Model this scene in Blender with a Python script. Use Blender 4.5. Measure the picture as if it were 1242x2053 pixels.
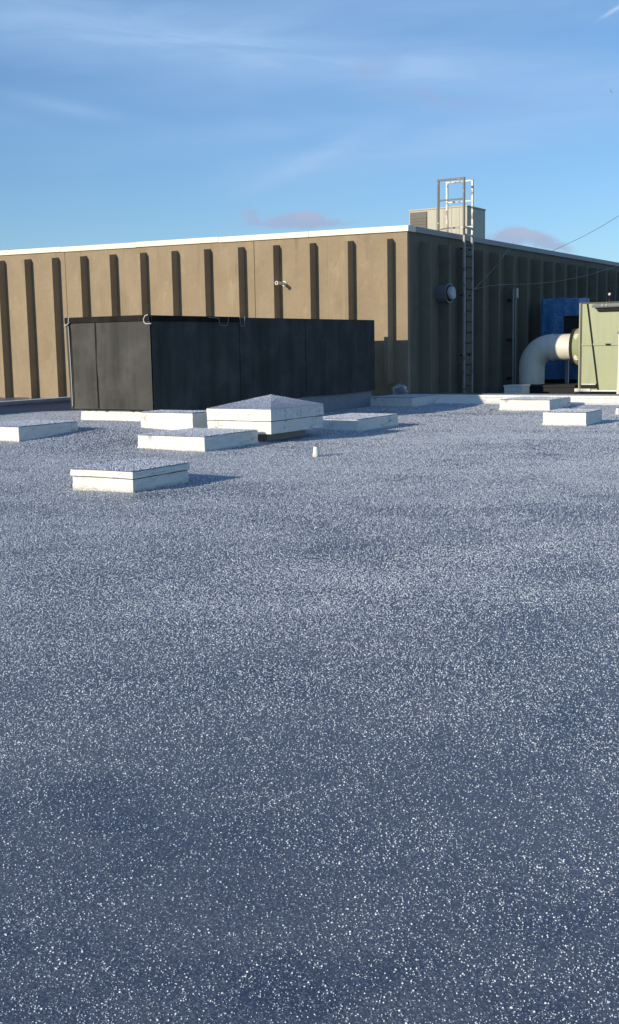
import bpy, math, random
from mathutils import Vector, Matrix, noise
random.seed(7)
scene = bpy.context.scene
for o in list(bpy.data.objects): bpy.data.objects.remove(o)
R = math.radians

# ------------------------------------------------------------------ camera
PW, PH, F = 1242.0, 2053.0, 2291.8
CAMZ, PITCH, ROLL = 1.6, 0.1451, 0.01833
_c, _s, _cr, _sr = math.cos(PITCH), math.sin(PITCH), math.cos(ROLL), math.sin(ROLL)
AR = Vector((_cr, -_sr*_s, -_sr*_c)); AU = Vector((_sr, _cr*_s, _cr*_c)); AF = Vector((0, _c, -_s))
cam_d = bpy.data.cameras.new('camera'); cam = bpy.data.objects.new('camera', cam_d)
scene.collection.objects.link(cam); scene.camera = cam
m = Matrix.Identity(4)
for i in range(3):
    m[i][0] = AR[i]; m[i][1] = AU[i]; m[i][2] = -AF[i]
m[2][3] = CAMZ
cam.matrix_world = m
cam_d.sensor_fit = 'VERTICAL'; cam_d.sensor_height = 24.0; cam_d.lens = 24.0*F/PH
cam_d.clip_start = 0.05; cam_d.clip_end = 5000

def ray(px, py):
    return AF + AR*((px-PW/2)/F) + AU*(-(py-PH/2)/F)

# ------------------------------------------------------------------ light
SUN_HEAD, SUN_EL = 52.0, 16.8            # heading the light travels to, from +Y towards +X
sd = bpy.data.lights.new('sun', 'SUN'); sun = bpy.data.objects.new('sun', sd); scene.collection.objects.link(sun)
sd.energy = 4.6; sd.angle = R(0.5); sd.color = (1.0, 0.875, 0.70)
t = Vector((math.sin(R(SUN_HEAD))*math.cos(R(SUN_EL)), math.cos(R(SUN_HEAD))*math.cos(R(SUN_EL)), -math.sin(R(SUN_EL))))
sun.rotation_euler = t.to_track_quat('-Z', 'Y').to_euler()
scene.view_settings.view_transform = 'Standard'; scene.view_settings.look = 'None'
scene.view_settings.exposure = 0.0; scene.view_settings.gamma = 1.0
scene.view_settings.use_curve_mapping = False

SKY = 0.125
w = bpy.data.worlds.new('World'); scene.world = w; w.use_nodes = True
nt = w.node_tree; nt.nodes.clear()
L = nt.links.new
out = nt.nodes.new('ShaderNodeOutputWorld'); bg = nt.nodes.new('ShaderNodeBackground')
bg.inputs[1].default_value = SKY; L(bg.outputs[0], out.inputs[0])
sky = nt.nodes.new('ShaderNodeTexSky'); sky.sky_type = 'NISHITA'; sky.sun_disc = False
sky.sun_elevation = R(SUN_EL); sky.sun_rotation = R(SUN_HEAD+180)
sky.air_density = 1.0; sky.dust_density = 0.1; sky.ozone_density = 4.2
def wn(kind, **k):
    n = nt.nodes.new(kind)
    for a, b in k.items(): setattr(n, a, b)
    return n
def wmath(op, a, b=None, c=None, clamp=False):
    n = wn('ShaderNodeMath', operation=op, use_clamp=clamp)
    for i, v in enumerate((a, b, c)):
        if v is None: continue
        if isinstance(v, (int, float)): n.inputs[i].default_value = v
        else: L(v, n.inputs[i])
    return n.outputs[0]
tc = wn('ShaderNodeTexCoord'); sep = wn('ShaderNodeSeparateXYZ'); L(tc.outputs['Generated'], sep.inputs[0])
az = wmath('ARCTAN2', sep.outputs[0], sep.outputs[1]); el = wmath('ARCSINE', sep.outputs[2])
comb = wn('ShaderNodeCombineXYZ'); L(az, comb.inputs[0]); L(el, comb.inputs[1])
def wnoise(scale, sx, sy, rot, detail, lo, hi, dist=0.0, off=0.0):
    mp = wn('ShaderNodeMapping'); mp.inputs['Scale'].default_value = (sx, sy, 1)
    mp.inputs['Rotation'].default_value = (0, 0, rot); mp.inputs['Location'].default_value = (off, off*.7, off)
    L(comb.outputs[0], mp.inputs[0])
    n = wn('ShaderNodeTexNoise'); n.inputs['Scale'].default_value = scale; n.inputs['Detail'].default_value = detail
    n.inputs['Distortion'].default_value = dist; n.inputs['Roughness'].default_value = .55; L(mp.outputs[0], n.inputs[0])
    r = wn('ShaderNodeMapRange', interpolation_type='SMOOTHSTEP'); r.inputs[1].default_value = lo; r.inputs[2].default_value = hi
    L(n.outputs[0], r.inputs[0]); return r.outputs[0]
def azel(px, py):
    d = ray(px, py).normalized(); return math.atan2(d.x, d.y), math.asin(d.z)
def blob(px, py, rx, ry, ang=0.0):
    a0, e0 = azel(px, py)
    da = wmath('SUBTRACT', az, a0); de = wmath('SUBTRACT', el, e0)
    ca, sa = math.cos(R(ang)), math.sin(R(ang))
    u = wmath('ADD', wmath('MULTIPLY', da, ca*F/rx), wmath('MULTIPLY', de, sa*F/rx))
    v = wmath('ADD', wmath('MULTIPLY', da, -sa*F/ry), wmath('MULTIPLY', de, ca*F/ry))
    q = wmath('ADD', wmath('MULTIPLY', u, u), wmath('MULTIPLY', v, v))
    return wmath('EXPONENT', wmath('MULTIPLY', q, -1.0))
col = sky.outputs[0]
tint = wn('ShaderNodeMix', data_type='RGBA', blend_type='MULTIPLY'); tint.inputs[0].default_value = 1.0
tint.inputs[7].default_value = (0.86, 1.0, 1.12, 1); L(col, tint.inputs[6]); col = tint.outputs[2]
def layer(col, mask, rgb):
    mx = wn('ShaderNodeMix', data_type='RGBA'); L(mask, mx.inputs[0]); L(col, mx.inputs[6])
    mx.inputs[7].default_value = tuple(v/SKY for v in rgb)+(1,); return mx.outputs[2]
wis = wnoise(3.0, 1.0, 5.0, R(10), 5, .35, .8, .6)
wis2 = wnoise(7.0, 1.0, 6.0, R(-14), 6, .25, .8, .8, 3.1)
CIR = (0.38, 0.58, 0.88)
def add_many(lst):
    s = None
    for b, k in lst:
        q = wmath('MULTIPLY', b, k); s = q if s is None else wmath('ADD', s, q)
    return s
bands = add_many([(blob(170, 55, 460, 62, -9), .60), (blob(620, 110, 500, 45, -6), .40), (blob(1060, 150, 420, 40, -5), .5),
                  (blob(640, 10, 900, 45, 0), .35), (blob(620, 325, 130, 17, 22), .6), (blob(820, 305, 280, 30, 4), .42), (blob(130, 215, 120, 14, -10), .35),
                  (blob(560, 262, 300, 26, 6), .25), (blob(1050, 240, 350, 45, 5), .3)])
mask = wmath('MULTIPLY', bands, wmath('ADD', wmath('MULTIPLY', wis2, .65), .5), clamp=True)
col = layer(col, mask, CIR)
soft = wmath('ADD', wmath('MULTIPLY', wis, .22), .10, clamp=True); col = layer(col, soft, CIR)
lump = wnoise(55, 1.0, 1.5, 0, 5, .30, .62, .4, 1.7)
small = add_many([(blob(745, 140, 34, 17, 0), .45), (blob(862, 192, 30, 12, -20), .32), (blob(930, 212, 70, 14, -5), .30), (blob(785, 190, 45, 10), .2), (blob(1050, 215, 40, 12), .15)])
col = layer(col, wmath('MULTIPLY', small, wmath('ADD', wmath('MULTIPLY', lump, .5), .5), clamp=True), (0.36, 0.42, 0.66))
cum = add_many([(blob(608, 440, 50, 17, 0), 1.2), (blob(555, 446, 70, 12), .9), (blob(495, 424, 40, 13, -8), .6), (blob(700, 446, 55, 10), .6), (blob(447, 450, 20, 7), .3),
                (blob(1045, 476, 46, 18, -6), 1.3), (blob(1110, 492, 50, 13, -16), .8), (blob(985, 476, 45, 9), .5)])
cm = wn('ShaderNodeMapRange', interpolation_type='SMOOTHSTEP'); cm.inputs[1].default_value = .18; cm.inputs[2].default_value = .95; cm.inputs[4].default_value = .85
L(wmath('MULTIPLY', cum, wmath('ADD', wmath('MULTIPLY', lump, .75), .42)), cm.inputs[0])
col = layer(col, cm.outputs[0], (0.37, 0.46, 0.66))
warm = add_many([(blob(618, 430, 34, 9, -5), .6), (blob(1050, 466, 42, 9, -6), .8)])
col = layer(col, wmath('MULTIPLY', wmath('MULTIPLY', warm, cm.outputs[0]), .9, clamp=True), (0.50, 0.51, 0.66))
trail = add_many([(blob(1226, 23, 20, 3.0, 28), .42), (blob(1252, 9, 22, 4, 28), .3)])
col = layer(col, wmath('MULTIPLY', trail, 1.0, clamp=True), (0.66, 0.78, 0.98))
L(col, bg.inputs[0])

# ------------------------------------------------------------------ materials
def mat(name, col, rough=.7, metal=0.0, spec=.5):
    m = bpy.data.materials.new(name); m.use_nodes = True
    b = m.node_tree.nodes['Principled BSDF']
    b.inputs['Base Color'].default_value = tuple(col)+(1,); b.inputs['Roughness'].default_value = rough
    b.inputs['Metallic'].default_value = metal; b.inputs['Specular IOR Level'].default_value = spec
    return m, m.node_tree, b
class N:
    """small node writer"""
    def __init__(s, nt): s.nt = nt
    def n(s, kind, **k):
        x = s.nt.nodes.new(kind)
        for a, b in k.items(): setattr(x, a, b)
        return x
    def l(s, a, b): s.nt.links.new(a, b)
    def coord(s, scale=(1, 1, 1), obj=True, loc=(0, 0, 0)):
        tc = s.n('ShaderNodeTexCoord'); mp = s.n('ShaderNodeMapping'); mp.inputs['Scale'].default_value = scale; mp.inputs['Location'].default_value = loc
        s.l(tc.outputs['Object'], mp.inputs[0]); return mp.outputs[0]
    def noise(s, vec, scale, detail=4, rough=.55, dist=0.0):
        x = s.n('ShaderNodeTexNoise'); x.inputs['Scale'].default_value = scale; x.inputs['Detail'].default_value = detail
        x.inputs['Roughness'].default_value = rough; x.inputs['Distortion'].default_value = dist; s.l(vec, x.inputs[0]); return x.outputs[0]
    def rng(s, v, lo, hi, a=0.0, b=1.0, smooth=True):
        x = s.n('ShaderNodeMapRange'); x.interpolation_type = 'SMOOTHSTEP' if smooth else 'LINEAR'
        for i, q in enumerate((lo, hi, a, b)): x.inputs[i+1].default_value = q
        s.l(v, x.inputs[0]); return x.outputs[0]
    def mix(s, f, a, b, mode='MIX'):
        x = s.n('ShaderNodeMix', data_type='RGBA', blend_type=mode)
        for i, q in ((0, f), (6, a), (7, b)):
            if hasattr(q, 'links'): s.l(q, x.inputs[i])
            elif isinstance(q, (int, float)): x.inputs[i].default_value = q
            else: x.inputs[i].default_value = tuple(q)+(1,)
        return x.outputs[2]
    def math(s, op, a, b=0.0, clamp=False):
        x = s.n('ShaderNodeMath', operation=op, use_clamp=clamp)
        for i, q in enumerate((a, b)):
            if hasattr(q, 'links'): s.l(q, x.inputs[i])
            else: x.inputs[i].default_value = q
        return x.outputs[0]
    def bump(s, h, b, strength=.3, dist=.01, prev=None):
        x = s.n('ShaderNodeBump'); x.inputs['Strength'].default_value = strength; x.inputs['Distance'].default_value = dist
        s.l(h, x.inputs['Height'])
        if prev is not None: s.l(prev, x.inputs['Normal'])
        s.l(x.outputs[0], b.inputs['Normal']); return x.outputs[0]
    def vor(s, vec, scale, feature='F1', rnd=1.0):
        x = s.n('ShaderNodeTexVoronoi', feature=feature); x.inputs['Scale'].default_value = scale; x.inputs['Randomness'].default_value = rnd
        s.l(vec, x.inputs[0]); return x

def granule(name, dens=.0, gain=1.0):
    m, nt, b = mat(name, (.2, .22, .27), .42); n = N(nt)
    v = n.coord()
    vo = n.vor(v, 84); sp = n.n('ShaderNodeSeparateColor'); n.l(vo.outputs['Color'], sp.inputs[0])
    big = n.noise(n.coord((.35, .8, 1)), 1.0, 3)
    patch = n.noise(v, 3.2, 3); fine = n.noise(v, 24, 3)
    thr = n.math('ADD', .86-dens, n.math('ADD', n.math('MULTIPLY', patch, -.42), n.math('MULTIPLY', fine, -.16)))
    isw = n.math('GREATER_THAN', sp.outputs[0], thr)
    rad = n.math('ADD', n.math('MULTIPLY', sp.outputs[1], .16), .12)
    disc = n.math('LESS_THAN', vo.outputs['Distance'], rad)
    white = n.math('MULTIPLY', isw, disc)
    v2 = n.vor(v, 230); s2 = n.n('ShaderNodeSeparateColor'); n.l(v2.outputs['Color'], s2.inputs[0])
    small = n.math('MULTIPLY', n.math('GREATER_THAN', s2.outputs[0], .80), .5)
    base = n.mix(n.rng(big, .38, .60), tuple(q*gain for q in (.052, .072, .116)), tuple(q*gain for q in (.128, .138, .170)))
    base = n.mix(n.rng(patch, .35, .7), base, tuple(q*gain for q in (.120, .134, .165)))
    base = n.mix(n.math('MULTIPLY', s2.outputs[1], .45), base, (.03, .036, .055))
    base = n.mix(small, base, (.30, .33, .38))
    br = n.rng(sp.outputs[2], 0, 1, .45, 1.0, False)
    colw = n.mix(br, (.34, .37, .42), (.90, .92, .93))
    base = n.mix(white, base, colw)
    n.l(base, b.inputs['Base Color'])
    b.inputs['Specular IOR Level'].default_value = .5
    v3 = n.vor(n.coord(loc=(3, 1, 0)), 40); s3 = n.n('ShaderNodeSeparateColor'); n.l(v3.outputs['Color'], s3.inputs[0])
    w3 = n.math('MULTIPLY', n.math('GREATER_THAN', s3.outputs[0], n.math('SUBTRACT', 1.02, n.math('MULTIPLY', patch, .45))), n.math('LESS_THAN', v3.outputs['Distance'], n.math('ADD', n.math('MULTIPLY', s3.outputs[1], .05), .05)))
    base = n.mix(w3, base, (.86, .88, .90)); n.l(base, b.inputs['Base Color'])
    h = n.math('ADD', n.math('MULTIPLY', n.math('SUBTRACT', 1.0, vo.outputs['Distance']), .8), n.math('MULTIPLY', white, .5))
    h2 = n.math('SUBTRACT', 1.0, v2.outputs['Distance'])
    p = n.bump(h, b, .55, .004); p = n.bump(h2, b, .4, .0015, p)
    return m
M_roof = granule('granulated_roof_coating', -.12)
M_top = granule('speckled_lid_coating', .22, 2.7)
def gran_mat():
    m, nt, b = mat('white_roof_granule', (.80, .82, .86), .35); n = N(nt)
    g = n.n('ShaderNodeNewGeometry'); k = n.rng(g.outputs['Random Per Island'], .0, 1.0, 0, 1, False); k = n.math('POWER', k, 1.15)
    n.l(n.mix(k, (.24, .285, .36), (.92, .965, .99)), b.inputs['Base Color']); return m
M_gran = gran_mat()

def concrete(name, c1, c2, dirt=.5):
    m, nt, b = mat(name, c1, .9, 0, .2); n = N(nt)
    mot = n.noise(n.coord(), .9, 5, .6); fine = n.noise(n.coord(), 14, 4, .65)
    streak = n.noise(n.coord((5, 5, .28)), 1.0, 5, .6)
    c = n.mix(n.rng(mot, .32, .68), c1, c2)
    c = n.mix(n.rng(streak, .56, .80, 0, dirt), c, tuple(x*.48 for x in c1))
    pale = n.noise(n.coord((2.2, 2.2, .5), loc=(7, 3, 2)), 1.0, 6, .7)
    c = n.mix(n.rng(pale, .60, .76, 0, .45), c, tuple(min(1, x*1.5) for x in c2))
    blo = n.noise(n.coord((1.0, 1.0, .55), loc=(2, 8, 5)), 1.9, 7, .72, .6)
    c = n.mix(n.rng(blo, .50, .74, 0, .42), c, tuple(min(1, x*1.38) for x in c2))
    low = n.noise(n.coord((.8, .8, .5), loc=(9, 1, 4)), 1.3, 5, .6)
    c = n.mix(n.rng(low, .54, .72, 0, .38), c, tuple(x*.62 for x in c1))
    c = n.mix(n.rng(fine, .3, .7, 0, .16), c, tuple(x*.6 for x in c1))
    n.l(c, b.inputs['Base Color']); n.bump(fine, b, .35, .01); return m
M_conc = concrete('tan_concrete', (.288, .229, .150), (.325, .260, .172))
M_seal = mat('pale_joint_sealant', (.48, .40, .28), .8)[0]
M_conc_shade = concrete('shade_toned_concrete', (.170, .155, .115), (.198, .178, .130), .8)  # streaked concrete, base colour darkened to paint in the right wall's shade
M_cope_shade = mat('shade_toned_coping_metal', (.30, .30, .29), .55)[0]  # darker coping copy; shade of the right side is put into its colour
M_cope = mat('cream_coping_metal', (.80, .73, .59), .5)[0]

def white_coat(name, c=(.80, .79, .74), crack=.5):
    m, nt, b = mat(name, c, .5); n = N(nt)
    v = n.coord(); d = n.noise(v, 5, 5, .65); f = n.noise(v, 40, 3)
    vo = n.vor(n.coord((1, 1, 1.7)), 7, 'DISTANCE_TO_EDGE')
    zone = n.rng(n.noise(n.coord(loc=(3, 9, 1)), 1.7, 2), .46, .60)
    cr = n.math('MULTIPLY', n.rng(vo.outputs['Distance'], .0, .05, 1, 0), n.math('MULTIPLY', zone, n.rng(d, .45, .6)))
    col = n.mix(n.rng(d, .3, .75, 0, .35), c, tuple(x*y for x, y in zip(c, (.80, .78, .70))))
    col = n.mix(n.math('MULTIPLY', cr, crack), col, (.10, .09, .07))
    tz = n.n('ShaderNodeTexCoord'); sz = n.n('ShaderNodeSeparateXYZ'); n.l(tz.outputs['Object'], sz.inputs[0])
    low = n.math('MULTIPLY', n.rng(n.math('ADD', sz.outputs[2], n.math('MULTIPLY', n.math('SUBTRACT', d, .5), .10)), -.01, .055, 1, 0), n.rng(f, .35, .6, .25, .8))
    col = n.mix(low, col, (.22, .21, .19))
    stain = n.noise(n.coord((9, 9, 1.2)), 1.0, 4)
    col = n.mix(n.rng(stain, .60, .82, 0, .3), col, (.38, .36, .30))
    n.l(col, b.inputs['Base Color'])
    h = n.math('ADD', n.math('MULTIPLY', d, 1.0), n.math('MULTIPLY', f, .25)); n.bump(h, b, .8, .03); return m
M_white = white_coat('white_elastomeric_coating')
M_white_crack = white_coat('cracked_white_coating', crack=1.0)
M_plinth = white_coat('stained_shade_toned_plinth', (.34, .32, .27), 1.0)  # stained coating, also darkened to paint the shade under the overhanging body
M_shade_coat = white_coat('shade_toned_coating', (.24, .26, .31), .3)  # white kerb coating with the blue shade of its faces painted in
M_gap, _, _ = mat('dark_gap_sealant', (.02, .02, .022), .8)

def fabric(name, c):
    m, nt, b = mat(name, c, 1.0, 0, .0); n = N(nt)
    st = n.noise(n.coord((3.2, 3.2, .25)), 1.0, 4, .6); mo = n.noise(n.coord(), 1.4, 5, .6); wv = n.noise(n.coord(), 160, 2)
    col = n.mix(n.rng(st, .35, .7, 0, .65), c, tuple(x*.55 for x in c))
    col = n.mix(n.rng(mo, .42, .7, 0, .5), col, tuple(min(1, x*1.6) for x in c))
    n.l(col, b.inputs['Base Color']); n.bump(wv, b, .3, .003); return m
M_screen = fabric('charcoal_mesh_fabric', (.080, .079, .073))
M_hem = fabric('dark_hem_fabric', (.026, .025, .023))
M_rope = mat('white_rope', (.48, .47, .43), .8)[0]

def painted(name, c, rust=0.0, rough=.45, rustc=(.17, .10, .06), scale=6, dirt=.25):
    m, nt, b = mat(name, c, rough); n = N(nt)
    a = n.noise(n.coord(), scale, 6, .7, .3); s = n.noise(n.coord((7, 7, .8)), 1.0, 4)
    col = n.mix(n.rng(s, .45, .8, 0, dirt), c, tuple(x*.5 for x in c))
    if rust > 0: col = n.mix(n.rng(a, 1-rust-.08, 1-rust+.04), col, rustc)
    n.l(col, b.inputs['Base Color']); n.bump(a, b, .2, .01); return m
M_ladder = painted('rust_spotted_white_paint', (.64, .62, .54), .44, scale=4)
M_ladder_dark = painted('peeling_dark_steel_paint', (.50, .47, .40), .62, scale=7, rustc=(.055, .045, .038))
M_ladder_low = painted('weathered_ladder_paint', (.30, .30, .30), .40)
M_dark = painted('dark_weathered_steel', (.018, .018, .018), 0, .9)
M_pipe = painted('white_pipe_paint', (.74, .71, .62), .30, rustc=(.30, .28, .24), scale=4, dirt=.35)
M_green = painted('pale_green_enamel', (.32, .36, .20), .26, rustc=(.28, .31, .16), scale=2.5, dirt=.30)
M_green_dark = painted('dark_green_seal', (.030, .036, .018), 0)
M_cream = painted('cream_green_siding', (.37, .36, .27), .2, rustc=(.4, .4, .3), dirt=.4)
M_louver = painted('brown_louver_metal', (.022, .020, .014), 0)
M_grey = painted('galvanised_conduit', (.24, .25, .25), 0, .4)
M_disc = mat('pale_vent_disc', (.40, .41, .44), .5)[0]
M_rope_dim = mat('grey_rope', (.22, .22, .21), .8)[0]
M_graywall = painted('grey_vent_metal', (.19, .20, .225), 0, .5)
M_ball = mat('pale_globe_plastic', (.74, .70, .62), .3)[0]
M_cable = mat('pale_cable_sheath', (.32, .31, .29), .6)[0]
M_cable_dark = mat('dark_cable_sheath', (.07, .08, .10), .6)[0]
def tarp_mat():
    m, nt, b = mat('blue_tarpaulin', (.02, .10, .30), .45); n = N(nt)
    a = n.noise(n.coord(), 3, 5, .6, 1.0); f = n.noise(n.coord(), 9, 3)
    n.l(n.mix(n.rng(a, .3, .7), (.035, .15, .34), (.075, .23, .46)), b.inputs['Base Color']); n.bump(f, b, .5, .06); return m
M_tarp = tarp_mat()
def plastic():
    m, nt, b = mat('crumpled_clear_plastic', (.30, .32, .35), .3); n = N(nt)
    b.inputs['Transmission Weight'].default_value = .45; n.bump(n.noise(n.coord(), 14, 4), b, .7, .04); return m
M_plastic = plastic()
m, nt2, b = mat('gravel_ground', (.16, .15, .13), .95); n = N(nt2)
n.l(n.mix(n.noise(n.coord(), .05, 6), (.10, .11, .07), (.2, .19, .16)), b.inputs['Base Color']); M_ground = m

# ------------------------------------------------------------------ mesh helpers
class MB:
    def __init__(s): s.v = []; s.f = []; s.sm = []; s.mi = []
    def add(s, vs, fs, smooth=False, mi=0):
        k = len(s.v); s.v += [tuple(v) for v in vs]; s.f += [tuple(i+k for i in f) for f in fs]; s.sm += [smooth]*len(fs); s.mi += [mi]*len(fs)
    def box(s, x0, x1, y0, y1, z0, z1, mi=0):
        s.hexa([(x0, y0), (x1, y0), (x1, y1), (x0, y1)], z0, [(x0, y0), (x1, y0), (x1, y1), (x0, y1)], z1, mi)
    def hexa(s, a, z0, b, z1, mi=0):
        s.add([(x, y, z0) for x, y in a]+[(x, y, z1) for x, y in b],
              [(3, 2, 1, 0), (4, 5, 6, 7), (0, 1, 5, 4), (1, 2, 6, 5), (2, 3, 7, 6), (3, 0, 4, 7)], False, mi)
    def bar(s, p, q, w, d=None, upv=(0, 0, 1)):
        p, q = Vector(p), Vector(q); a = (q-p).normalized(); u = Vector(upv)
        if abs(a.dot(u)) > .95: u = Vector((0, 1, 0))
        x = a.cross(u).normalized(); y = x.cross(a).normalized(); d = d or w
        vs = []
        for c in (p, q):
            for i, j in ((-1, -1), (1, -1), (1, 1), (-1, 1)): vs.append(c+x*(i*w/2)+y*(j*d/2))
        s.add(vs, [(3, 2, 1, 0), (4, 5, 6, 7), (0, 1, 5, 4), (1, 2, 6, 5), (2, 3, 7, 6), (3, 0, 4, 7)])
    def tube(s, pts, r, seg=12, caps=True, smooth=True):
        pts = [Vector(p) for p in pts]; n = len(pts); rr = r if isinstance(r, (list, tuple)) else [r]*n
        tg = [(pts[min(i+1, n-1)]-pts[max(i-1, 0)]).normalized() for i in range(n)]
        u = Vector((0, 0, 1)) if abs(tg[0].z) < .9 else Vector((1, 0, 0)); x = tg[0].cross(u).normalized(); vs = []; fs = []
        for i in range(n):
            x = (x-tg[i]*x.dot(tg[i])).normalized(); y = tg[i].cross(x)
            for k in range(seg):
                a = 2*math.pi*k/seg; vs.append(pts[i]+x*(math.cos(a)*rr[i])+y*(math.sin(a)*rr[i]))
        for i in range(n-1):
            for k in range(seg):
                a, b2 = i*seg+k, i*seg+(k+1) % seg; fs.append((a, b2, b2+seg, a+seg))
        s.add(vs, fs, smooth)
        if caps:
            s.add(vs[:seg], [tuple(reversed(range(seg)))]); s.add(vs[-seg:], [tuple(range(seg))])
    def build(s, name, mats, parent=None, bevel=0.0):
        me = bpy.data.meshes.new(name); me.from_pydata(s.v, [], s.f); me.update()
        for p, q, k in zip(me.polygons, s.sm, s.mi): p.use_smooth = q; p.material_index = k
        for mm in (mats if isinstance(mats, (list, tuple)) else [mats]): me.materials.append(mm)
        o = bpy.data.objects.new(name, me); scene.collection.objects.link(o)
        if parent is not None: o.parent = parent
        if bevel: bv = o.modifiers.new('bevel', 'BEVEL'); bv.width = bevel; bv.segments = 2; bv.limit_method = 'ANGLE'
        return o
def tag(o, label=None, cat=None, group=None, kind=None):
    for k, v in (('label', label), ('category', cat), ('group', group), ('kind', kind)):
        if v: o[k] = v
    return o
def thing(name, loc, label, cat, rz=0.0, group=None):
    o = bpy.data.objects.new(name, None); scene.collection.objects.link(o); o.location = loc; o.rotation_euler = (0, 0, rz)
    o.empty_display_size = .2; return tag(o, label, cat, group)

# ------------------------------------------------------------------ layout: U runs left-away along the tan wall, V away to the right
H1 = 1.02473
U = Vector((-math.sin(H1), math.cos(H1), 0)); V = Vector((math.cos(H1), math.sin(H1), 0))
RZ = math.atan2(V.y, V.x)-math.pi/2      # local x = -U, local y = V
def sst(a, b, x):
    t = max(0, min(1, (x-a)/(b-a))); return t*t*(3-2*t)
def at_depth(px, py, D):
    d = ray(px, py); k = D/d.y; return Vector((d.x*k, D, CAMZ+d.z*k))
CORNER = at_depth(822, 783, 30.8); CORNER.z = 0
def zr(x, y):
    q = ((x+3.8)/4.0)**2+((y-23.0)/4.5)**2; z = .20*math.exp(-q*q)
    # the roof coves up to the white kerb that carries on from the wall
    k = (Vector((x, y, 0))-CORNER).dot(V)      # distance in front is negative
    if -2.2 < k: z += .05*sst(-2.2, -.3, k)
    g = 1.0
    z += g*(.026*noise.noise((x*.30, y*.42, .3)) + .014*noise.noise((x*.8+5, y*1.1, 1.7)) + .005*noise.noise((x*2.1, y*2.6, 4.1)))
    return z
def ground(px, py):
    d = ray(px, py); z = 0
    for _ in range(30):
        k = (z-CAMZ)/d.z; z = .5*z+.5*zr(d.x*k, d.y*k)
    k = (z-CAMZ)/d.z; return Vector((d.x*k, d.y*k, z))
def along(P, ax, px):
    """length a so that P+a*ax stands on picture column px"""
    lo, hi = -30.0, 30.0
    def col(a):
        q = P+ax*a-Vector((0, 0, CAMZ)); return PW/2+F*q.dot(AR)/q.dot(AF)
    s = 1 if col(1) > col(0) else -1; lo, hi = 0.0, 40.0
    for _ in range(50):
        mid = (lo+hi)/2
        if (col(mid)-px)*s < 0: lo = mid
        else: hi = mid
    return (lo+hi)/2
def z_at(P, py):
    """height on the vertical line through P seen at picture row py"""
    lo, hi = -3.0, 12.0
    for _ in range(50):
        mid = (lo+hi)/2; q = Vector((P.x, P.y, mid-CAMZ)); r = PH/2-F*q.dot(AU)/q.dot(AF)
        if r > py: lo = mid
        else: hi = mid
    return (lo+hi)/2

# ------------------------------------------------------------------ roof and ground
def axis_vals(a, b, da, db, step, coarse):
    v = []; x = da
    while x < a: v.append(x); x += coarse
    x = a
    while x < b: v.append(x); x += step
    while x < db: v.append(x); x += coarse
    v.append(db); return v
xs = axis_vals(-9, 11, -40, 42, .16, 1.6); ys = axis_vals(1.2, 33, -14, 62, .16, 1.6)
nx, ny = len(xs), len(ys)
rb = MB(); vs = [(x, y, zr(x, y)) for y in ys for x in xs]
fs = [(j*nx+i, j*nx+i+1, (j+1)*nx+i+1, (j+1)*nx+i) for j in range(ny-1) for i in range(nx-1)]
rb.add(vs, fs, True)
ring = [j for j in range(nx)]+[j*nx+nx-1 for j in range(1, ny)]+[(ny-1)*nx+i for i in range(nx-2, -1, -1)]+[j*nx for j in range(ny-2, 0, -1)]
k = len(vs); sk = [vs[i] for i in ring]+[(vs[i][0], vs[i][1], -7.0) for i in ring]; q = len(ring)
rb.add(sk, [(i, q+i, q+(i+1) % q, (i+1) % q) for i in range(q)])
tag(rb.build('roof', M_roof), kind='structure')
import numpy as np
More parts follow.
